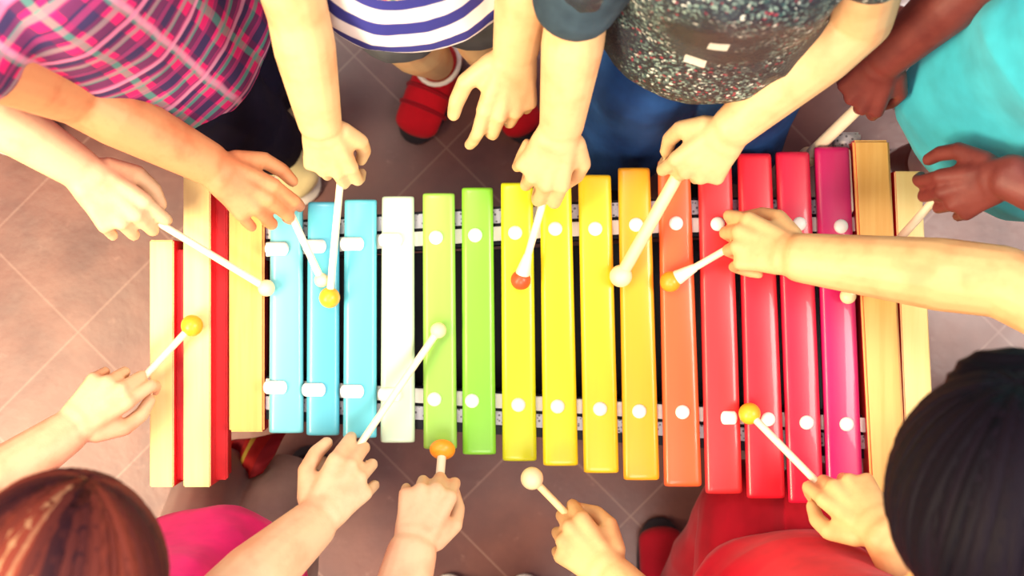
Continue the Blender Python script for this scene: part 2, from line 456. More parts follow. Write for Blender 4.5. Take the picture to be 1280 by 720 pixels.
def shoe(heel, toe, mat, sole, parent, strap=None, w=.031, top=.075, trim=None):
    heel, toe = V(heel), V(toe); heel.z = toe.z = 0
    d = (toe-heel).normalized(); u = V((-d.y, d.x, 0)); Z = V((0, 0, 1)); Ln = (toe-heel).length
    b_ = Blob()
    b_.cap(heel + d*.034 + Z*.036, (w*.86, .028), heel + d*(Ln*.55) + Z*.032, (w, .025), u)
    b_.cap(heel + d*(Ln*.55) + Z*.032, (w, .025), toe - d*.030 + Z*.026, (w*.98, .019), u)
    b_.cap(heel + d*.036 + Z*.04, (w*.8, .026), heel + d*.050 + Z*(top-.012), (w*.76, .03), u)
    o = b_.melt('shoe', mat, parent, .0035, 6)
    b_ = Blob()
    n = 28; outl = []
    for i in range(n):
        a = 2*math.pi*i/n; ca, sa = math.cos(a), math.sin(a)
        ww = w*1.03*(1 - .12*(ca < 0)*abs(ca))
        outl.append(heel + d*(Ln/2) + d*math.copysign(abs(ca)**.75, ca)*(Ln/2-.001) + u*math.copysign(abs(sa)**.85, sa)*ww)
    lo = [b_.bm.verts.new(p + Z*.001) for p in outl]; hi = [b_.bm.verts.new(p + Z*.012) for p in outl]
    for i in range(n): b_.bm.faces.new((lo[i], lo[(i+1) % n], hi[(i+1) % n], hi[i]))
    b_.bm.faces.new(list(reversed(lo))); b_.bm.faces.new(hi)
    def sub(bb, name, mt):
        q_ = bb.build(name, mt); q_.parent = o; q_.matrix_parent_inverse = (Matrix.Translation(V(parent.location)) @ o.matrix_parent_inverse).inverted(); return q_
    sub(b_, 'sole', sole)
    if trim:
        b_ = Blob(); k = heel + d*.050 + Z*(top+.006); pts = []
        for i in range(25):
            a = 2*math.pi*i/24; pts.append((k + d*math.cos(a)*.036 + u*math.sin(a)*w*.9 + Z*.004*math.cos(a), .0038))
        b_.chain(pts); sub(b_, 'trim', trim)
    if strap:
        for f_ in (.52, .68):
            b_ = Blob(); k = heel + d*(Ln*f_); pts = []
            for i in range(9):
                a = math.pi*i/8; pts.append((k + u*math.cos(a)*w*1.02 + Z*(.020+math.sin(a)*(.042-.018*(f_-.5)*3)), .0035))
            b_.chain(pts); sub(b_, 'strap', strap)
    return o

HANDS = {}
def child(name_label, sk, face, pelvis, chest, neck, headc, headup, arms, legs, clothes, hairspec, loc=None, hs=1.0, shoes=(), key=''):
    """arms: dict(sh, el, wr, kn, n, side, pose, r=(shoulder, elbow, wrist), sleeve=fraction along shoulder-elbow-wrist 0..2)"""
    pelvis, chest, neck, headc = map(V, (pelvis, chest, neck, headc))
    base = V((pelvis.x, pelvis.y, 0))
    t = thing('child', name_label, 'person', base)
    f = V((face[0], face[1], 0)).normalized(); u = V((-f.y, f.x, 0))
    hw, hd = .096*hs, .070*hs
    bl = Blob()
    bl.cap(pelvis, (hw*.92, hd), (pelvis+chest)/2, (hw*.82, hd*.92), u)
    bl.cap((pelvis+chest)/2, (hw*.82, hd*.92), chest, (hw*1.0, hd), u)
    bl.cap(chest, (hw*.95, hd*.9), chest + (neck-chest)*.7, (hw*.6, hd*.6), u)
    bl.cap(neck, .034, headc - V(headup).normalized()*.03, .031)
    hf = V(face[:2] + (face[2],)) if len(face) > 2 else f
    P_, Rm = head_shape(bl, headc, hf, V(headup))
    for i, a in enumerate(arms):
        r = a.get('r', (.033, .030, .0205))
        sh, el, wr, kn = map(V, (a['sh'], a['el'], a['wr'], a['kn']))
        bl.cap(chest*.55 + sh*.45, .040, sh, r[0]*1.1)
        bl.cap(sh, r[0]*1.1, el, r[1])
        mid = el + (wr-el)*.3
        bl.cap(el, r[1], mid, r[1]*1.03); 
        dd = (wr-mid); nn = V(a['n']); yv = nn.cross(dd.normalized())
        bl.cap(mid, r[1]*1.03, wr, (r[2]*1.08, r[2]*.86), yv)
        Lf, yv = hand(bl, wr, kn, a['n'], a['side'], a['pose'], a.get('s', 1.0))
        HANDS[(key, i)] = Lf
    for L_ in legs:
        hp, kn, an = map(V, L_[:3]); bl.cap(hp, .060*hs, kn, .042*hs); bl.cap(kn, .042*hs, kn+(an-kn)*.35, .042*hs); bl.cap(kn+(an-kn)*.35, .042*hs, an, .027*hs)
        toe = V(L_[3]); bl.cap(an, .026, V((an.x, an.y, .035)), .024); bl.cap(V((an.x, an.y, .032)), .022, an+(toe-an)*.6 - V((0, 0, max(0, (an+(toe-an)*.6).z-.03))), .020)
    bl.melt('body', sk, t, .0026, 4)
    face_parts(P_, Rm, t)
    for cl in clothes:
        b_ = Blob(); kind = cl[0]
        if kind == 'shirt':
            _, mt, hemp, infl, sleeves, hemr = cl[:6]; fo = cl[6] if len(cl) > 6 else .0042; fq = (6, 6, 4) if len(cl) > 6 else (10, 10, 5)
            hemp = V(hemp)
            b_.cap(hemp + V((0, 0, .02)), ((hw+infl)*hemr, (hd+infl)*hemr), (hemp+chest)/2, (hw*.93+infl, hd*.98+infl), u, seg=32)
            b_.cap((hemp+chest)/2, (hw*.93+infl, hd*.98+infl), chest, (hw+infl*.8, hd+infl*.8), u, seg=32)
            b_.cap(chest, (hw+infl*.8, hd+infl*.7), chest + (neck-chest)*.72, (hw*.55, hd*.7), u, seg=32)
            # cut a clean hem under the rounded end
            for a, fr in zip(arms, sleeves):
                r = a.get('r', (.033, .030, .0205)); sh, el, wr = map(V, (a['sh'], a['el'], a['wr']))
                b_.cap(chest*.6 + sh*.4, .05, sh, r[0]*1.1+.008)
                if fr > 0:
                    e1 = sh + (el-sh)*min(1, fr); b_.cap(sh, r[0]*1.1+.010, e1, r[1]+.011)
                    if fr > 1:
                        e2 = el + (wr-el)*(fr-1); b_.cap(el, r[1]+.011, e2, (r[1]*(2-fr)+r[2]*(fr-1))+.009)
            b_.melt('shirt', mt, t, .004, 4, folds=fo, ffreq=fq, seed=len(name_label))
        elif kind == 'pants':
            _, mt, down, rad = cl
            b_.cap(pelvis + V((0, 0, .02)), (hw+.006, hd+.008), pelvis, (hw+.010, hd+.012), u, seg=28)
            for L_ in legs:
                hp, kn, an = map(V, L_[:3]); b_.cap(hp, .062*hs+rad, hp+(kn-hp)*min(1, down), (.062 + (.046-.062)*min(1, down))*hs+rad)
                if down > 1: b_.cap(kn, .046*hs+rad, kn+(an-kn)*(down-1), .036*hs+rad)
            b_.melt('pants' if down > 1.2 else 'shorts', mt, t, .004, 4, folds=.003, seed=len(name_label)+3)
        elif kind == 'cuff':           # rolled sleeve end, a ring of cloth round the arm
            _, mt, c0, c1, rr = cl
            b_.cap(c0, rr, c1, rr*1.02); b_.melt('sleeve_cuff', mt, t, .0035, 3, folds=.002)
    if hairspec: locks(headc + Rm @ V((-.006, 0, .012)), Rm, (.094*hairspec.get('k', 1), .082*hairspec.get('k', 1), .092*hairspec.get('k', 1)), M[hairspec['m']], t,
                       n=hairspec.get('n', 110), long=hairspec.get('long', 0), seed=hairspec.get('seed', 1), r=hairspec.get('r', .0075), pole_tilt=hairspec.get('tilt', 0),
                       flow=hairspec.get('flow', V((0, 0, -1))), front=hairspec.get('front', 1.2), back=hairspec.get('back', 2.2), hl=hairspec.get('hl'))
    for s_ in shoes: shoe(s_[0], s_[1], s_[2], s_[3], t, *(s_[4:]))
    return t

exec_mallets = []
def mallet(label, headp, buttp, rh, mat_h, mat_s=None, collar=False, rs=.0046, squash=1.0, beyond=.03):
    """wooden stick from its butt in the hand to the ball it strikes with"""
    headp, buttp = V(headp), V(buttp); d = (headp-buttp).normalized()
    t = thing('mallet', label, 'mallet', buttp, 'mallets in the children\'s hands')
    b_ = Blob(); b_.cap(buttp - d*beyond, rs*.95, headp - d*rh*.6, rs, seg=14)
    b_.build('stick', mat_s or M['stick'], t)
    b_ = Blob(); Rm = d.to_track_quat('Z', 'Y').to_matrix()
    b_.ell(headp, (rh, rh, rh*squash), Rm, 28); b_.build('mallet_head', mat_h, t)
    if collar:
        b_ = Blob(); b_.cap(headp - d*(rh*.85+.022), rs*1.2, headp - d*(rh*.85), rh*.72, seg=20); b_.build('collar', M['stick_white'], t)
    return t

# ---------------------------------------------------------------- floor
b_ = Blob(); n = 1
b_.box((0, 0, -.02), (3.2, 3.2, .02)); fl = b_.build('floor', M['floor']); fl['kind'] = 'structure'
for p in fl.data.polygons: p.use_smooth = False

wm = plain('wall_paint', srgb(206, 196, 186), .8, .04, 2)
for nm_, c_, r_ in (('left', (-3.25, 0, 1.5), (.05, 3.2, 1.5)), ('right', (3.25, 0, 1.5), (.05, 3.2, 1.5)), ('back', (0, 3.25, 1.5), (3.3, .05, 1.5)), ('front', (0, -3.25, 1.5), (3.3, .05, 1.5))):
    b_ = Blob(); b_.box(c_, r_); wl = b_.build('wall_' + nm_, wm); wl['kind'] = 'structure'
    for p in wl.data.polygons: p.use_smooth = False

# ---------------------------------------------------------------- xylophone
xylo = thing('xylophone', 'large rainbow wooden xylophone on a low frame in the middle of the children', 'xylophone', (0, -.03, 0))
ZT = .42
BARS = [  # top: left, right, y ; bottom: left, right, y ; colour name ; colour
 (337, 377, 256, 335, 378, 542, 'light blue', (112, 200, 212)), (384, 423, 252, 382, 423, 545, 'deep sky blue', (84, 182, 206)),
 (430, 470, 249, 428, 470, 548, 'sky blue', (96, 198, 216)), (477, 517, 245, 475, 518, 554, 'pale mint white', (200, 226, 196)),
 (528, 568, 241, 529, 571, 562, 'light green', (150, 206, 82)), (577, 616, 234, 578, 620, 569, 'grass green', (128, 204, 54)),
 (626, 666, 228, 628, 671, 577, 'yellow green', (208, 218, 28)), (675, 714, 223, 679, 723, 583, 'lemon yellow', (240, 216, 30)),
 (723, 764, 218, 730, 774, 592, 'yellow', (242, 196, 34)), (773, 813, 209, 780, 825, 601, 'golden yellow', (242, 170, 34)),
 (823, 863, 200, 831, 878, 609, 'orange', (232, 98, 50)), (873, 915, 195, 883, 929, 618, 'coral red', (224, 50, 54)),
 (923, 965, 191, 935, 983, 624, 'bright red', (220, 30, 50)), (971, 1013, 189, 987, 1031, 630, 'crimson', (214, 26, 62)),
 (1020, 1063, 183, 1036, 1081, 634, 'magenta', (196, 20, 96))]
TOPPEG = [(350, 311), (397, 308), (444, 305), (492, 300), (545, 297), (594, 294), (644, 291), (694, 286), (744, 286), (795, 281), (845, 279), (897, 280), (948, 280), (999, 280), (1051, 283)]
BOTPEG = [(348, 484), (396, 487), (444, 489), (491, 493), (543, 499), (590, 501), (648, 506), (697, 508), (750, 511), (799, 514), (853, 515), (909, 522), (960, 524), (1008, 528), (1058, 530)]
def bar_mesh(tl, tr, bl_, br):
    bm = bmesh.new(); K = 14; Ls = [0, .004, .011, .02, .5, .98, .989, .996, 1]; shr = [.93, .985, 1, 1, 1, 1, 1, .985, .93]; drop = [.0040, .0010, .0002, 0, 0, 0, .0002, .0010, .0040]
    prev = None; first = None
    for l, sh, dr in zip(Ls, shr, drop):
        a = tl.lerp(bl_, l); b = tr.lerp(br, l); c = (a+b)/2; hw = (b-a)/2
        ring = []
        for k in range(K+1):
            t = -1 + 2*k/K; te = math.sin(t*math.pi/2)
            ring.append(bm.verts.new(c + hw*te*sh + V((0, 0, -.0016*te*te - .0042*abs(te)**14 - dr))))
        ring.append(bm.verts.new(c + hw*.995*sh + V((0, 0, -.013)))); ring.append(bm.verts.new(c - hw*.995*sh + V((0, 0, -.013))))
        n_ = len(ring)
        if prev:
            for i in range(n_): bm.faces.new((prev[i], prev[(i+1) % n_], ring[(i+1) % n_], ring[i]))
        else: first = ring
        prev = ring
    bm.faces.new(list(reversed(first))); bm.faces.new(prev)
    bmesh.ops.recalc_face_normals(bm, faces=bm.faces)
    me = bpy.data.meshes.new('bar'); bm.to_mesh(me); bm.free()
    for p in me.polygons: p.use_smooth = True
    return me
def sub(o_child, part, root):
    o_child.parent = part
    o_child.matrix_parent_inverse = (Matrix.Translation(V(root.location)) @ part.matrix_parent_inverse).inverted()
for i, (a, b, y0, c_, d_, y1, nm, col) in enumerate(BARS):
    mt = plain('lacquer_' + nm.replace(' ', '_'), srgb(*col), .34, .04, 3, coat=.25, stretch=(14, 1, 1))
    o = link('bar', bar_mesh(W(a, y0, ZT), W(b, y0, ZT), W(c_, y1, ZT), W(d_, y1, ZT)), mt); settle(o, xylo)
    o['label'] = nm + ' bar'
    for j, (px, py) in enumerate((TOPPEG[i], BOTPEG[i])):
        b2 = Blob(); p = W(px, py, ZT-.001)
        if i < 4:      # long keeper caps reaching over the left edge of the bar
            b2.cap(p + V((-.013, 0, .003)), (.0085, .0055), p + V((.006, 0, .003)), (.0085, .0055), V((0, 1, 0)))
        elif j == 1 and i == 11:
            b2.cap(p + V((-.004, 0, .002)), (.0085, .0045), p + V((.008, 0, .002)), (.0085, .0045), V((0, 1, 0)))
        else:
            b2.ell(p + V((0, 0, .001)), (.0090, .0090, .0055)); b2.cap(p + V((0, 0, -.012)), .004, p, .004)
        sub(b2.build('peg', M['peg']), o, xylo)
def slab(name, pts, zt, th, mat, bevel=.002, smooth=False, mats=None, parent=xylo):
    """a board whose outline on its top face is given; th = thickness"""
    bm = bmesh.new(); hi = [bm.verts.new((p.x, p.y, zt)) for p in pts]; lo = [bm.verts.new((p.x, p.y, zt-th)) for p in pts]
    n_ = len(pts); f1 = bm.faces.new(hi); bm.faces.new(list(reversed(lo)))
    for i in range(n_): bm.faces.new((hi[i], lo[i], lo[(i+1) % n_], hi[(i+1) % n_]))
    bmesh.ops.recalc_face_normals(bm, faces=bm.faces)
    bmesh.ops.bevel(bm, geom=[e for e in bm.edges], offset=bevel, segments=2, affect='EDGES')
    me = bpy.data.meshes.new(name); bm.to_mesh(me); bm.free()
    o = link(name, me, mat)
    if isinstance(mat, (list, tuple)):
        for p in me.polygons: p.material_index = 0 if p.normal.z > .5 else 1
    settle(o, parent); return o
def px_poly(lst, z): return [W(x, y, z) for x, y in lst]
def line_y(tab, x):
    if x <= tab[0][0]: a, b = tab[0], tab[1]
    elif x >= tab[-1][0]: a, b = tab[-2], tab[-1]
    else:
        for a, b in zip(tab, tab[1:]):
            if a[0] <= x <= b[0]: break
    return a[1] + (b[1]-a[1])*(x-a[0])/(b[0]-a[0])
TL = [(330, 312), (500, 300), (700, 287), (850, 281), (1090, 280)]; BL = [(330, 482), (1090, 532)]
def strip(name, tab, o0, o1, z, th, mat, x0=332, x1=1084):
    xs = [x0 + (x1-x0)*i/12 for i in range(13)]
    up = [(x, line_y(tab, x)+o0) for x in xs]; dn = [(x, line_y(tab, x)+o1) for x in reversed(xs)]
    return slab(name, px_poly(up+dn, z), z, th, mat, .0008)
strip('side_beam', TL, -34, 14, .392, .055, M['tray']); strip('side_beam', BL, -12, 42, .392, .055, M['tray'])
strip('strap', TL, -9, 9, .4035, .005, M['strap']); strip('strap', BL, -9, 9, .4035, .005, M['strap'])
strip('metal_strip', TL, -31, -13, .3965, .003, M['silver']); strip('metal_strip', BL, 13, 30, .3965, .003, M['silver'])
slab('tray_floor', px_poly([(332, 325), (1085, 290), (1100, 525), (332, 478)], .33), .33, .012, M['tray'])
for x_, y0, y1 in ((345, 300, 500), (1078, 262, 545)):
    slab('cross_beam', px_poly([(x_-8, y0), (x_+8, y0), (x_+8, y1), (x_-8, y1)], .38), .38, .05, M['tray'])
# wooden ends: pale tops, red painted sides
slab('end_board', px_poly([(187, 300), (217, 300), (217, 609), (187, 609)], .41), .41, .11, [M['wood_pale'], M['red_paint']], .0015)
slab('end_board', px_poly([(229, 208), (263, 208), (263, 609), (229, 609)], .415), .415, .12, [M['wood_pale'], M['red_paint']], .0015)
slab('end_plank', px_poly([(286, 262), (330, 262), (330, 540), (286, 540)], .405), .405, .03, [M['wood_gold'], M['red_paint']], .0025)
slab('end_plank', px_poly([(1066, 175), (1112, 175), (1135, 616), (1089, 616)], .415), .415, .035, [M['wood_gold'], M['red_paint']], .003)
slab('end_board', px_poly([(1118, 214), (1152, 214), (1170, 592), (1134, 592)], .41), .41, .11, [M['wood_pale'], M['red_paint']], .0015)
slab('red_panel', px_poly([(206, 312), (240, 312), (240, 600), (206, 600)], .395), .395, .02, M['red_paint'])
slab('red_panel', px_poly([(256, 240), (284, 240), (284, 600), (256, 600)], .385), .385, .012, M['red_paint'])
slab('red_panel', px_poly([(1060, 240), (1135, 240), (1140, 570), (1066, 570)], .335), .335, .02, M['red_paint'])
b2 = Blob(); b2.cap(W(210, 551, .385), .0035, W(232, 551, .385), .0035); b2.build('crossbar_bolt', M['bolt'], xylo)
b2 = Blob(); b2.cap(W(1059, 190, .41), .004, W(1063, 262, .41), .004); b2.build('end_dowel', M['stick_white'], xylo)
b2 = Blob(); b2.box(W(1058, 178, .385), (.016, .012, .012)); bm_ = b2
bmesh.ops.bevel(b2.bm, geom=list(b2.bm.edges), offset=.003, segments=2, affect='EDGES'); b2.build('metal_bracket', M['silver'], xylo)
for (px, py) in ((300, 300), (300, 470), (1098, 250), (1105, 520)):
    p = W(px, py, .33); slab('leg', [V((p.x+a, p.y+b, 0)) for a, b in ((-.016, -.016), (.016, -.016), (.016, .016), (-.016, .016))], .325, .325, M['wood_orange'])
for (px0, py0, px1, py1) in ((300, 300, 300, 470), (1098, 250, 1105, 520)):
    a, b = W(px0, py0, .33), W(px1, py1, .33); slab('foot_rail', [V((a.x-.018, a.y, 0)), V((a.x+.018, a.y, 0)), V((b.x+.018, b.y, 0)), V((b.x-.018, b.y, 0))], .12, .03, M['wood_orange'])

# ---------------------------------------------------------------- children
UP = (0, 0, 1)
# A plaid, top left
tA = child('child in pink and teal plaid blouse and navy trousers at upper left', M['tan'], (.7, -.7, -.5),
  (-.41, .31, .46), (-.44, .325, .76), (-.47, .345, .86), (-.505, .375, .98), (.35, -.35, .87),
  [dict(sh=(-.52, .225, .80), el=W(95, 118, .62), wr=W(262, 205, .53), kn=W(312, 243, .512), n=(.1, .1, 1), side=1, pose='loose', r=(.036, .034, .024), s=1.05),
   dict(sh=(-.345, .41, .80), el=(-.30, .46, .62), wr=(-.27, .44, .5), kn=(-.26, .42, .43), n=(.7, .7, .2), side=-1, pose='loose')],
  [((-.41, .25, .47), (-.375, .235, .28), W(338, 180, .075), W(385, 240, .03)), ((-.405, .335, .43), (-.365, .31, .28), W(336, 104, .075), W(392, 188, .03))],
  [('pants', M['navy'], 1.9, .016), ('shirt', M['plaid'], (-.412, .295, .46), .024, (.12, .4), 1.14)],
  dict(m='hair_dark', long=.12), key='A',
  shoes=[(W(322, 160, 0)-V((0, 0, 0)), W(392, 252, 0), M['cream_cloth'], M['sole'], None, .038), (W(338, 86, 0), W(396, 190, 0), M['beige'], M['dark_sole'], None, .033)])
# B left, blue top
tB = child('child in blue top with white hem reaching in from the left edge', M['pale'], (.95, -.3, -.4),
  (-.715, .30, .46), (-.75, .30, .76), (-.75, .30, .87), (-.72, .29, .99), (.3, -.1, .9),
  [dict(sh=(-.745, .185, .78), el=W(-55, 112, .60), wr=W(98, 210, .52), kn=W(160, 272, .495), n=(.1, .1, 1), side=1, pose='stick', r=(.034, .034, .024), s=1.12),
   dict(sh=(-.70, .41, .80), el=(-.66, .47, .63), wr=(-.60, .45, .5), kn=(-.55, .43, .47), n=(0, 0, 1), side=-1, pose='loose')],
  [((-.71, .25, .46), (-.70, .25, .27), (-.82, .25, .075), (-.74, .23, .03)), ((-.69, .35, .46), (-.70, .36, .27), (-.82, .37, .075), (-.74, .35, .03))],
  [('pants', M['jeans'], 1.9, .012), ('shirt', fabric('blue_cotton', srgb(30, 96, 176)), (-.685, .275, .47), .020, (.25, .5), 1.12)],
  dict(m='hair_mid', long=.05, seed=3), key='B',
  shoes=[((-.87, .262, 0), (-.71, .22, 0), M['white_cloth'], M['sole']), ((-.87, .382, 0), (-.72, .342, 0), M['white_cloth'], M['sole'])])
b2 = Blob(); pts = []
for i in range(33):
    a = 2*math.pi*i/32; f_ = V((.953, -.302, 0)); u_ = V((.302, .953, 0)); pts.append((V((-.685, .275, .428)) + f_*math.cos(a)*.094 + u_*math.sin(a)*.120, .007))
b2.chain(pts); b2.build('hem_trim', M['white_cloth'], tB)
# D stripes
tD = child('child in navy and white striped top with grey shorts and red shoes', M['fair'], (.02, -1, -.5),
  (-.105, .385, .47), (-.115, .405, .78), (-.115, .41, .87), (-.115, .40, .99), (0, -.4, .9),
  [dict(sh=(-.235, .385, .82), el=W(372, 15, .67), wr=W(400, 155, .56), kn=W(413, 210, .51), n=(0, -.35, 1), side=1, pose='reach', r=(.034, .033, .0235), s=1.0),
   dict(sh=(-.005, .395, .80), el=W(660, -40, .64), wr=W(645, 62, .57), kn=W(638, 112, .54), n=(.25, -.4, 1), side=-1, pose='point', r=(.033, .032, .025), s=1.12)],
  [((-.15, .375, .46), (-.145, .345, .27), W(545, 78, .085), W(515, 170, .03)), ((-.055, .385, .46), (-.045, .365, .27), W(612, 75, .085), W(660, 170, .03))],
  [('shirt', M['stripes'], (-.115, .355, .56), .016, (.35, .35), 1.05), ('pants', M['grey_cloth'], .45, .016)],
  dict(m='hair_mid', seed=5), key='D',
  shoes=[(W(566, 52, 0), W(513, 180, 0), M['red_canvas'], M['dark_sole'], M['dark_red'], .036, .075, M['sole']), (W(600, 55, 0), W(664, 178, 0), M['red_canvas'], M['dark_sole'], M['dark_red'], .034, .075, M['sole'])])
# E sequins
tE = child('child in dark speckled sequin top with rolled sleeves and blue jeans', M['fair'], (0, -1, -.5),
  (.222, .315, .49), (.222, .335, .78), (.215, .34, .88), (.215, .33, 1.0), (0, -.4, .9),
  [dict(sh=(.100, .345, .81), el=W(722, 10, .68), wr=W(702, 158, .57), kn=W(676, 222, .525), n=(0, -.35, 1), side=1, pose='reach', r=(.036, .033, .0235), s=1.08),
   dict(sh=(.345, .345, .81), el=W(1075, 22, .65), wr=W(915, 160, .57), kn=W(876, 206, .53), n=(-.1, -.3, 1), side=-1, pose='stick', r=(.038, .036, .0235), s=1.08)],
  [((.165, .275, .46), (.15, .205, .28), (.155, .205, .075), (.155, .13, .03)), ((.28, .275, .46), (.305, .21, .28), (.30, .21, .075), (.305, .13, .03))],
  [('pants', M['jeans'], 1.9, .020), ('shirt', M['sequins'], (.225, .315, .575), .026, (.55, .30), 1.12),
   ('cuff', M['denim_sleeve'], V((.098, .335, .78)), W(722, -4, .70), .045)],
  dict(m='hair_dark', seed=6, long=.1), key='E',
  shoes=[((.155, .25, 0), (.155, .09, 0), M['black_cloth'], M['sole']), ((.30, .255, 0), (.305, .095, 0), M['black_cloth'], M['sole'])])
# F turquoise
tF = child('dark-skinned child in turquoise top at the xylophone\'s upper right corner', M['brown'], (-.7, -.7, -.5),
  (.575, .225, .48), (.60, .255, .77), (.605, .26, .87), (.59, .245, .99), (-.35, -.35, .87),
  [dict(sh=(.515, .345, .80), el=W(1222, -28, .68), wr=W(1108, 72, .57), kn=W(1078, 118, .525), n=(-.2, -.2, 1), side=1, pose='grip', r=(.033, .032, .023), s=1.0),
   dict(sh=(.69, .165, .80), el=(.630, .066, .69), wr=W(1260, 220, .645), kn=W(1210, 238, .61), n=(-.1, -.1, 1), side=-1, pose='loose', r=(.032, .030, .023), s=1.02)],
  [((.535, .27, .47), (.55, .30, .27), W(1118, 28, .08), W(1058, 84, .03)), ((.615, .18, .47), (.60, .17, .27), (.60, .19, .08), (.55, .13, .03))],
  [('pants', M['white_cloth'], .85, .018), ('shirt', M['cyan'], (.598, .212, .475), .026, (.4, .4), 1.16, .011)],
  dict(m='hair_dark', seed=8, r=.006), key='F',
  shoes=[(W(1140, 8, 0), W(1042, 98, 0), M['white_cloth'], M['sole']), ((.625, .215, 0), (.51, .10, 0), M['white_cloth'], M['sole'])])
# G right
tG = child('child in green top reaching a bare forearm in from the right edge', M['olive'], (-1, .1, -.4),
  (.85, -.26, .42), (.85, -.25, .70), (.85, -.25, .82), (.82, -.25, .95), (-.4, 0, .9),
  [dict(sh=(.775, -.135, .75), el=W(1252, 352, .62), wr=W(1000, 322, .535), kn=W(945, 306, .505), n=(0, .1, 1), side=-1, pose='stick', r=(.040, .040, .027), s=1.10),
   dict(sh=(.83, -.36, .76), el=(.81, -.42, .58), wr=(.73, -.41, .44), kn=(.67, -.40, .41), n=(0, 0, 1), side=1, pose='loose')],
  [((.85, -.21, .39), (.84, -.21, .24), (.93, -.20, .075), (.85, -.19, .03)), ((.85, -.31, .39), (.84, -.31, .24), (.93, -.31, .075), (.85, -.30, .03))],
  [('pants', M['jeans'], 1.9, .010), ('shirt', M['green_cloth'], (.845, -.26, .40), .018, (.45, .5), 1.1)],
  dict(m='hair_mid', seed=9, long=.08), key='G',
  shoes=[((.98, -.20, 0), (.82, -.19, 0), M['white_cloth'], M['sole']), ((.98, -.31, 0), (.82, -.30, 0), M['white_cloth'], M['sole'])])
# H bottom right
tH = child('black-haired child in red top and trousers crouching at the lower right', M['olive'], (0.02, .62, -.78),
  (.345, -.435, .36), (.375, -.385, .66), (.385, -.325, .79), (.418, -.185, .91), (0, .78, .62),
  [dict(sh=(.485, -.345, .74), el=(.485, -.39, .60), wr=W(1106, 668, .60), kn=W(1066, 622, .56), n=(.1, -.1, 1), side=1, pose='stick', r=(.034, .033, .024), s=1.10),
   dict(sh=(.275, -.385, .74), el=(.205, -.42, .58), wr=W(768, 722, .52), kn=W(722, 680, .495), n=(0, 0, 1), side=-1, pose='grip', r=(.034, .033, .024), s=1.08)],
  [((.30, -.43, .36), (.305, -.285, .33), (.258, -.47, .08), (.245, -.38, .03)), ((.40, -.43, .36), (.40, -.285, .33), (.42, -.43, .08), (.42, -.35, .03))],
  [('pants', M['dark_red'], 1.85, .010), ('shirt', M['red_cloth'], (.35, -.40, .40), .020, (1.45, 1.0), 1.1, .006)],
  dict(m='hair_dark', n=420, long=.10, seed=11, k=1.12, r=.005, tilt=.3, front=.9, back=2.5), key='H',
  shoes=[((.240, -.53, 0), W(822, 645, 0), M['dark_red'], M['dark_sole'], None, .036), ((.42, -.49, 0), (.42, -.335, 0), M['dark_red'], M['dark_sole'])])
b2 = Blob(); b2.ell(W(1262, 512, .885), (.062, .054, .045)); b2.ell(W(1245, 530, .90), (.05, .04, .04)); b2.melt('hair_bun', M['hair_dark'], tH, .004, 4, folds=.004, ffreq=(8, 60, 8))
# I bottom left
tI = child('auburn-haired child in magenta top crouching at the lower left corner', M['pale'], (.05, .66, -.75),
  (-.375, -.385, .34), (-.385, -.40, .66), (-.39, -.365, .78), (-.392, -.262, .905), (.30, .72, .64),
  [dict(sh=(-.495, -.335, .74), el=W(-35, 622, .56), wr=W(84, 540, .505), kn=W(128, 497, .49), n=(0, .1, 1), side=-1, pose='stick', r=(.034, .034, .0245), s=1.05),
   dict(sh=(-.275, -.40, .74), el=W(285, 752, .64), wr=W(392, 655, .535), kn=W(432, 604, .505), n=(0, 0, 1), side=1, pose='loose', r=(.036, .038, .027), s=1.10)],
  [((-.42, -.38, .33), (-.42, -.28, .21), (-.44, -.36, .08), (-.44, -.27, .03)), ((-.33, -.38, .33), (-.325, -.295, .20), (-.30, -.33, .08), (-.295, -.25, .03))],
  [('pants', M['taupe'], 1.8, .010), ('shirt', M['magenta'], (-.375, -.365, .40), .018, (.5, .5), 1.04)],
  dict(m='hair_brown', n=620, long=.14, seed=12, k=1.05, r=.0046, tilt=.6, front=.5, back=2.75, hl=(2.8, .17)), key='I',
  shoes=[((-.44, -.42, 0), (-.44, -.26, 0), M['black_cloth'], M['dark_sole']), ((-.30, -.385, 0), W(384, 556, 0), M['black_cloth'], M['dark_sole'], None, .036)])
# skirt cloth spread over the knee
bm = bmesh.new(); gx, gy = 26, 20; rows = []
c00, c10, c11, c01 = W(262, 622, .22), W(330, 590, .25), W(358, 540, .25), W(268, 556, .24)
for j in range(gy+1):
    row = []
    for i in range(gx+1):
        s1, t1 = i/gx, j/gy
        p = c00.lerp(c10, s1).lerp(c01.lerp(c11, s1), t1)
        row.append(bm.verts.new(p + V((0, 0, .012*math.sin(s1*9+t1*3) + .008*math.sin(t1*7-s1*4) - .03*(1-s1)**2))))
    rows.append(row)
for a, b in zip(rows, rows[1:]):
    for i in range(gx): bm.faces.new((a[i], a[i+1], b[i+1], b[i]))
ret = bmesh.ops.solidify(bm, geom=bm.faces[:], thickness=.003)
me = bpy.data.meshes.new('skirt'); bm.to_mesh(me); bm.free()
for p in me.polygons: p.use_smooth = True
settle(link('skirt', me, M['red_stripe']), tI)
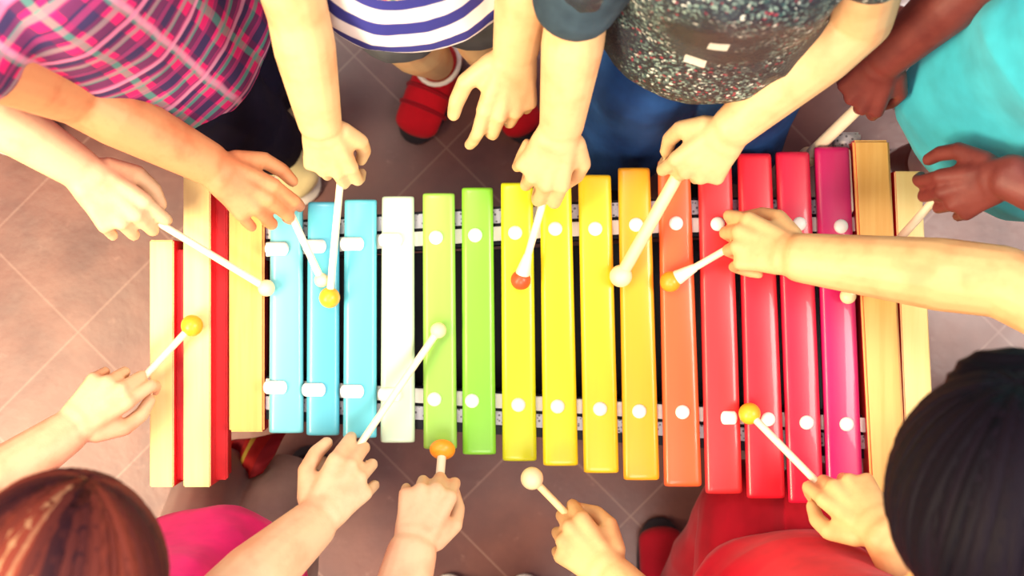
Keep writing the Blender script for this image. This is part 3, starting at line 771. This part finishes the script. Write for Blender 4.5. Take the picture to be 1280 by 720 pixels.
# J bottom
tJ = child('child in white top at the bottom edge holding a mallet with a flat orange head', M['pale'], (0, 1, -.4),
  (-.04, -.68, .40), (-.05, -.66, .70), (-.05, -.655, .81), (-.05, -.63, .94), (0, .4, .9),
  [dict(sh=(-.16, -.615, .76), el=(-.15, -.45, .62), wr=W(515, 690, .545), kn=W(530, 634, .52), n=(0, 0, 1), side=-1, pose='grip', r=(.036, .037, .027), s=1.06),
   dict(sh=(.065, -.645, .76), el=(.10, -.60, .58), wr=(.10, -.52, .46), kn=(.09, -.46, .43), n=(0, 0, 1), side=1, pose='loose')],
  [((-.09, -.67, .39), (-.10, -.52, .36), (-.10, -.55, .08), (-.10, -.47, .03)), ((.01, -.67, .39), (.02, -.52, .36), (.02, -.55, .08), (.02, -.47, .03))],
  [('pants', M['grey_cloth'], 1.9, .010), ('shirt', M['white_cloth'], (-.04, -.67, .40), .018, (.5, .5), 1.1)],
  dict(m='hair_blond', seed=14, long=.1), key='J',
  shoes=[((-.10, -.60, 0), (-.10, -.45, 0), M['white_cloth'], M['sole']), ((.02, -.60, 0), (.02, -.45, 0), M['white_cloth'], M['sole'])])

# ---------------------------------------------------------------- mallets
def grip(key, i, x=.074, y=.012, z=-.026): return HANDS[(key, i)](x, y, z)
mallet('pale mallet from the left edge resting on the first light blue bar', W(333, 360, .434), grip('B', 0), .0105, M['ball_cream'], M['stick_white'])
mallet('small-headed cream mallet in the plaid child\'s hand over the second blue bar', W(402, 350, .434), grip('A', 0, .095, .02), .0090, M['ball_cream'], M['stick_white'])
mallet('mallet with yellow ball striking the second blue bar below the striped child\'s arm', W(412, 372, .434), grip('D', 0), .0130, M['ball_yellow'], M['stick_white'])
mallet('mallet with red ball and pale collar over the yellow green bar', W(651, 350, .436), grip('E', 0), .0125, M['ball_red'], M['stick_white'], True)
mallet('thick pale mallet with cream head between the yellow and golden bars', W(776, 345, .437), grip('E', 1), .0140, M['ball_cream'], M['stick'], False, .0080)
mallet('mallet with orange ball and pale collar over the orange bar', W(838, 352, .436), grip('G', 0), .0130, M['ball_orange'], M['stick_white'], True)
mallet('mallet with orange ball over the lower end of the bright red bar', W(937, 517, .436), grip('H', 0), .0135, M['ball_yellow'], M['stick_white'])
mallet('cream mallet with round cream ball below the lemon yellow bar', W(665, 598, .47), grip('H', 1), .0138, M['ball_cream'], M['stick'])
mallet('mallet with flat orange head at the foot of the light green bar', W(553, 562, .445), grip('J', 0), .0160, M['ball_orange'], M['stick_white'], False, .0055, .72)
mallet('pale mallet with cream head on the middle of the light green bar', W(548, 413, .434), grip('I', 1), .0100, M['ball_cream'], M['stick_white'])
mallet('mallet with yellow ball over the pale end boards at the left', W(240, 407, .432), grip('I', 0), .0135, M['ball_yellow'], M['stick_white'])
mallet('cream mallet hanging behind the upper ends of the red and magenta bars', W(1010, 196, .37), grip('F', 0), .0130, M['ball_cream'], M['stick_white'], False, .008)
mallet('cream mallet in the turquoise child\'s lower hand, passing under a forearm', W(1060, 370, .434), grip('F', 1), .0100, M['ball_cream'], M['stick_white'], False, .0052)

# ---------------------------------------------------------------- light and camera
def area(name, loc, target, size, power, col, sy=None):
    l = bpy.data.lights.new(name, 'AREA'); l.energy = power; l.size = size; l.color = col
    if sy: l.shape = 'RECTANGLE'; l.size_y = sy
    o = bpy.data.objects.new(name, l); C.objects.link(o); o.location = loc
    o.rotation_euler = (V(target)-V(loc)).to_track_quat('-Z', 'Y').to_euler(); return o
area('window_light', (-1.55, -.95, 1.9), (-.45, -.15, .35), .9, 72, (1, .78, .50))
area('ceiling_lamp_left', (-1.60, -.14, 2.6), (-.6, -.05, .2), .7, 30, (1, .74, .44))
area('ceiling_lamp_back', (-.505, .82, 2.7), (-.2, .3, 0), .6, 16, (1, .92, .76))
area('ceiling_lamp_right', (1.64, -.12, 2.6), (.5, 0, .2), .9, 46, (1, .92, .80))
area('ceiling_lamp_front', (.1, -1.3, 2.6), (.1, -.1, .4), 1.0, 24, (1, .88, .74))
w = bpy.data.worlds.new('room_light'); w.use_nodes = True; bpy.context.scene.world = w
w.node_tree.nodes['Background'].inputs[0].default_value = (.72, .60, .90, 1); w.node_tree.nodes['Background'].inputs[1].default_value = .5
cam = bpy.data.cameras.new('camera'); co = bpy.data.objects.new('camera', cam); C.objects.link(co)
cam.sensor_width = 36; cam.lens = F*36/1280; co.location = (0, 0, H); co.rotation_euler = (0, 0, 0); cam.clip_start = .05
cam.dof.use_dof = True; cam.dof.focus_distance = H - .46; cam.dof.aperture_fstop = 3.2
sc = bpy.context.scene; sc.camera = co
sc.view_settings.view_transform = 'Standard'; sc.view_settings.look = 'None'; sc.view_settings.gamma = 1; sc.view_settings.use_curve_mapping = False
sc.view_settings.exposure = .42
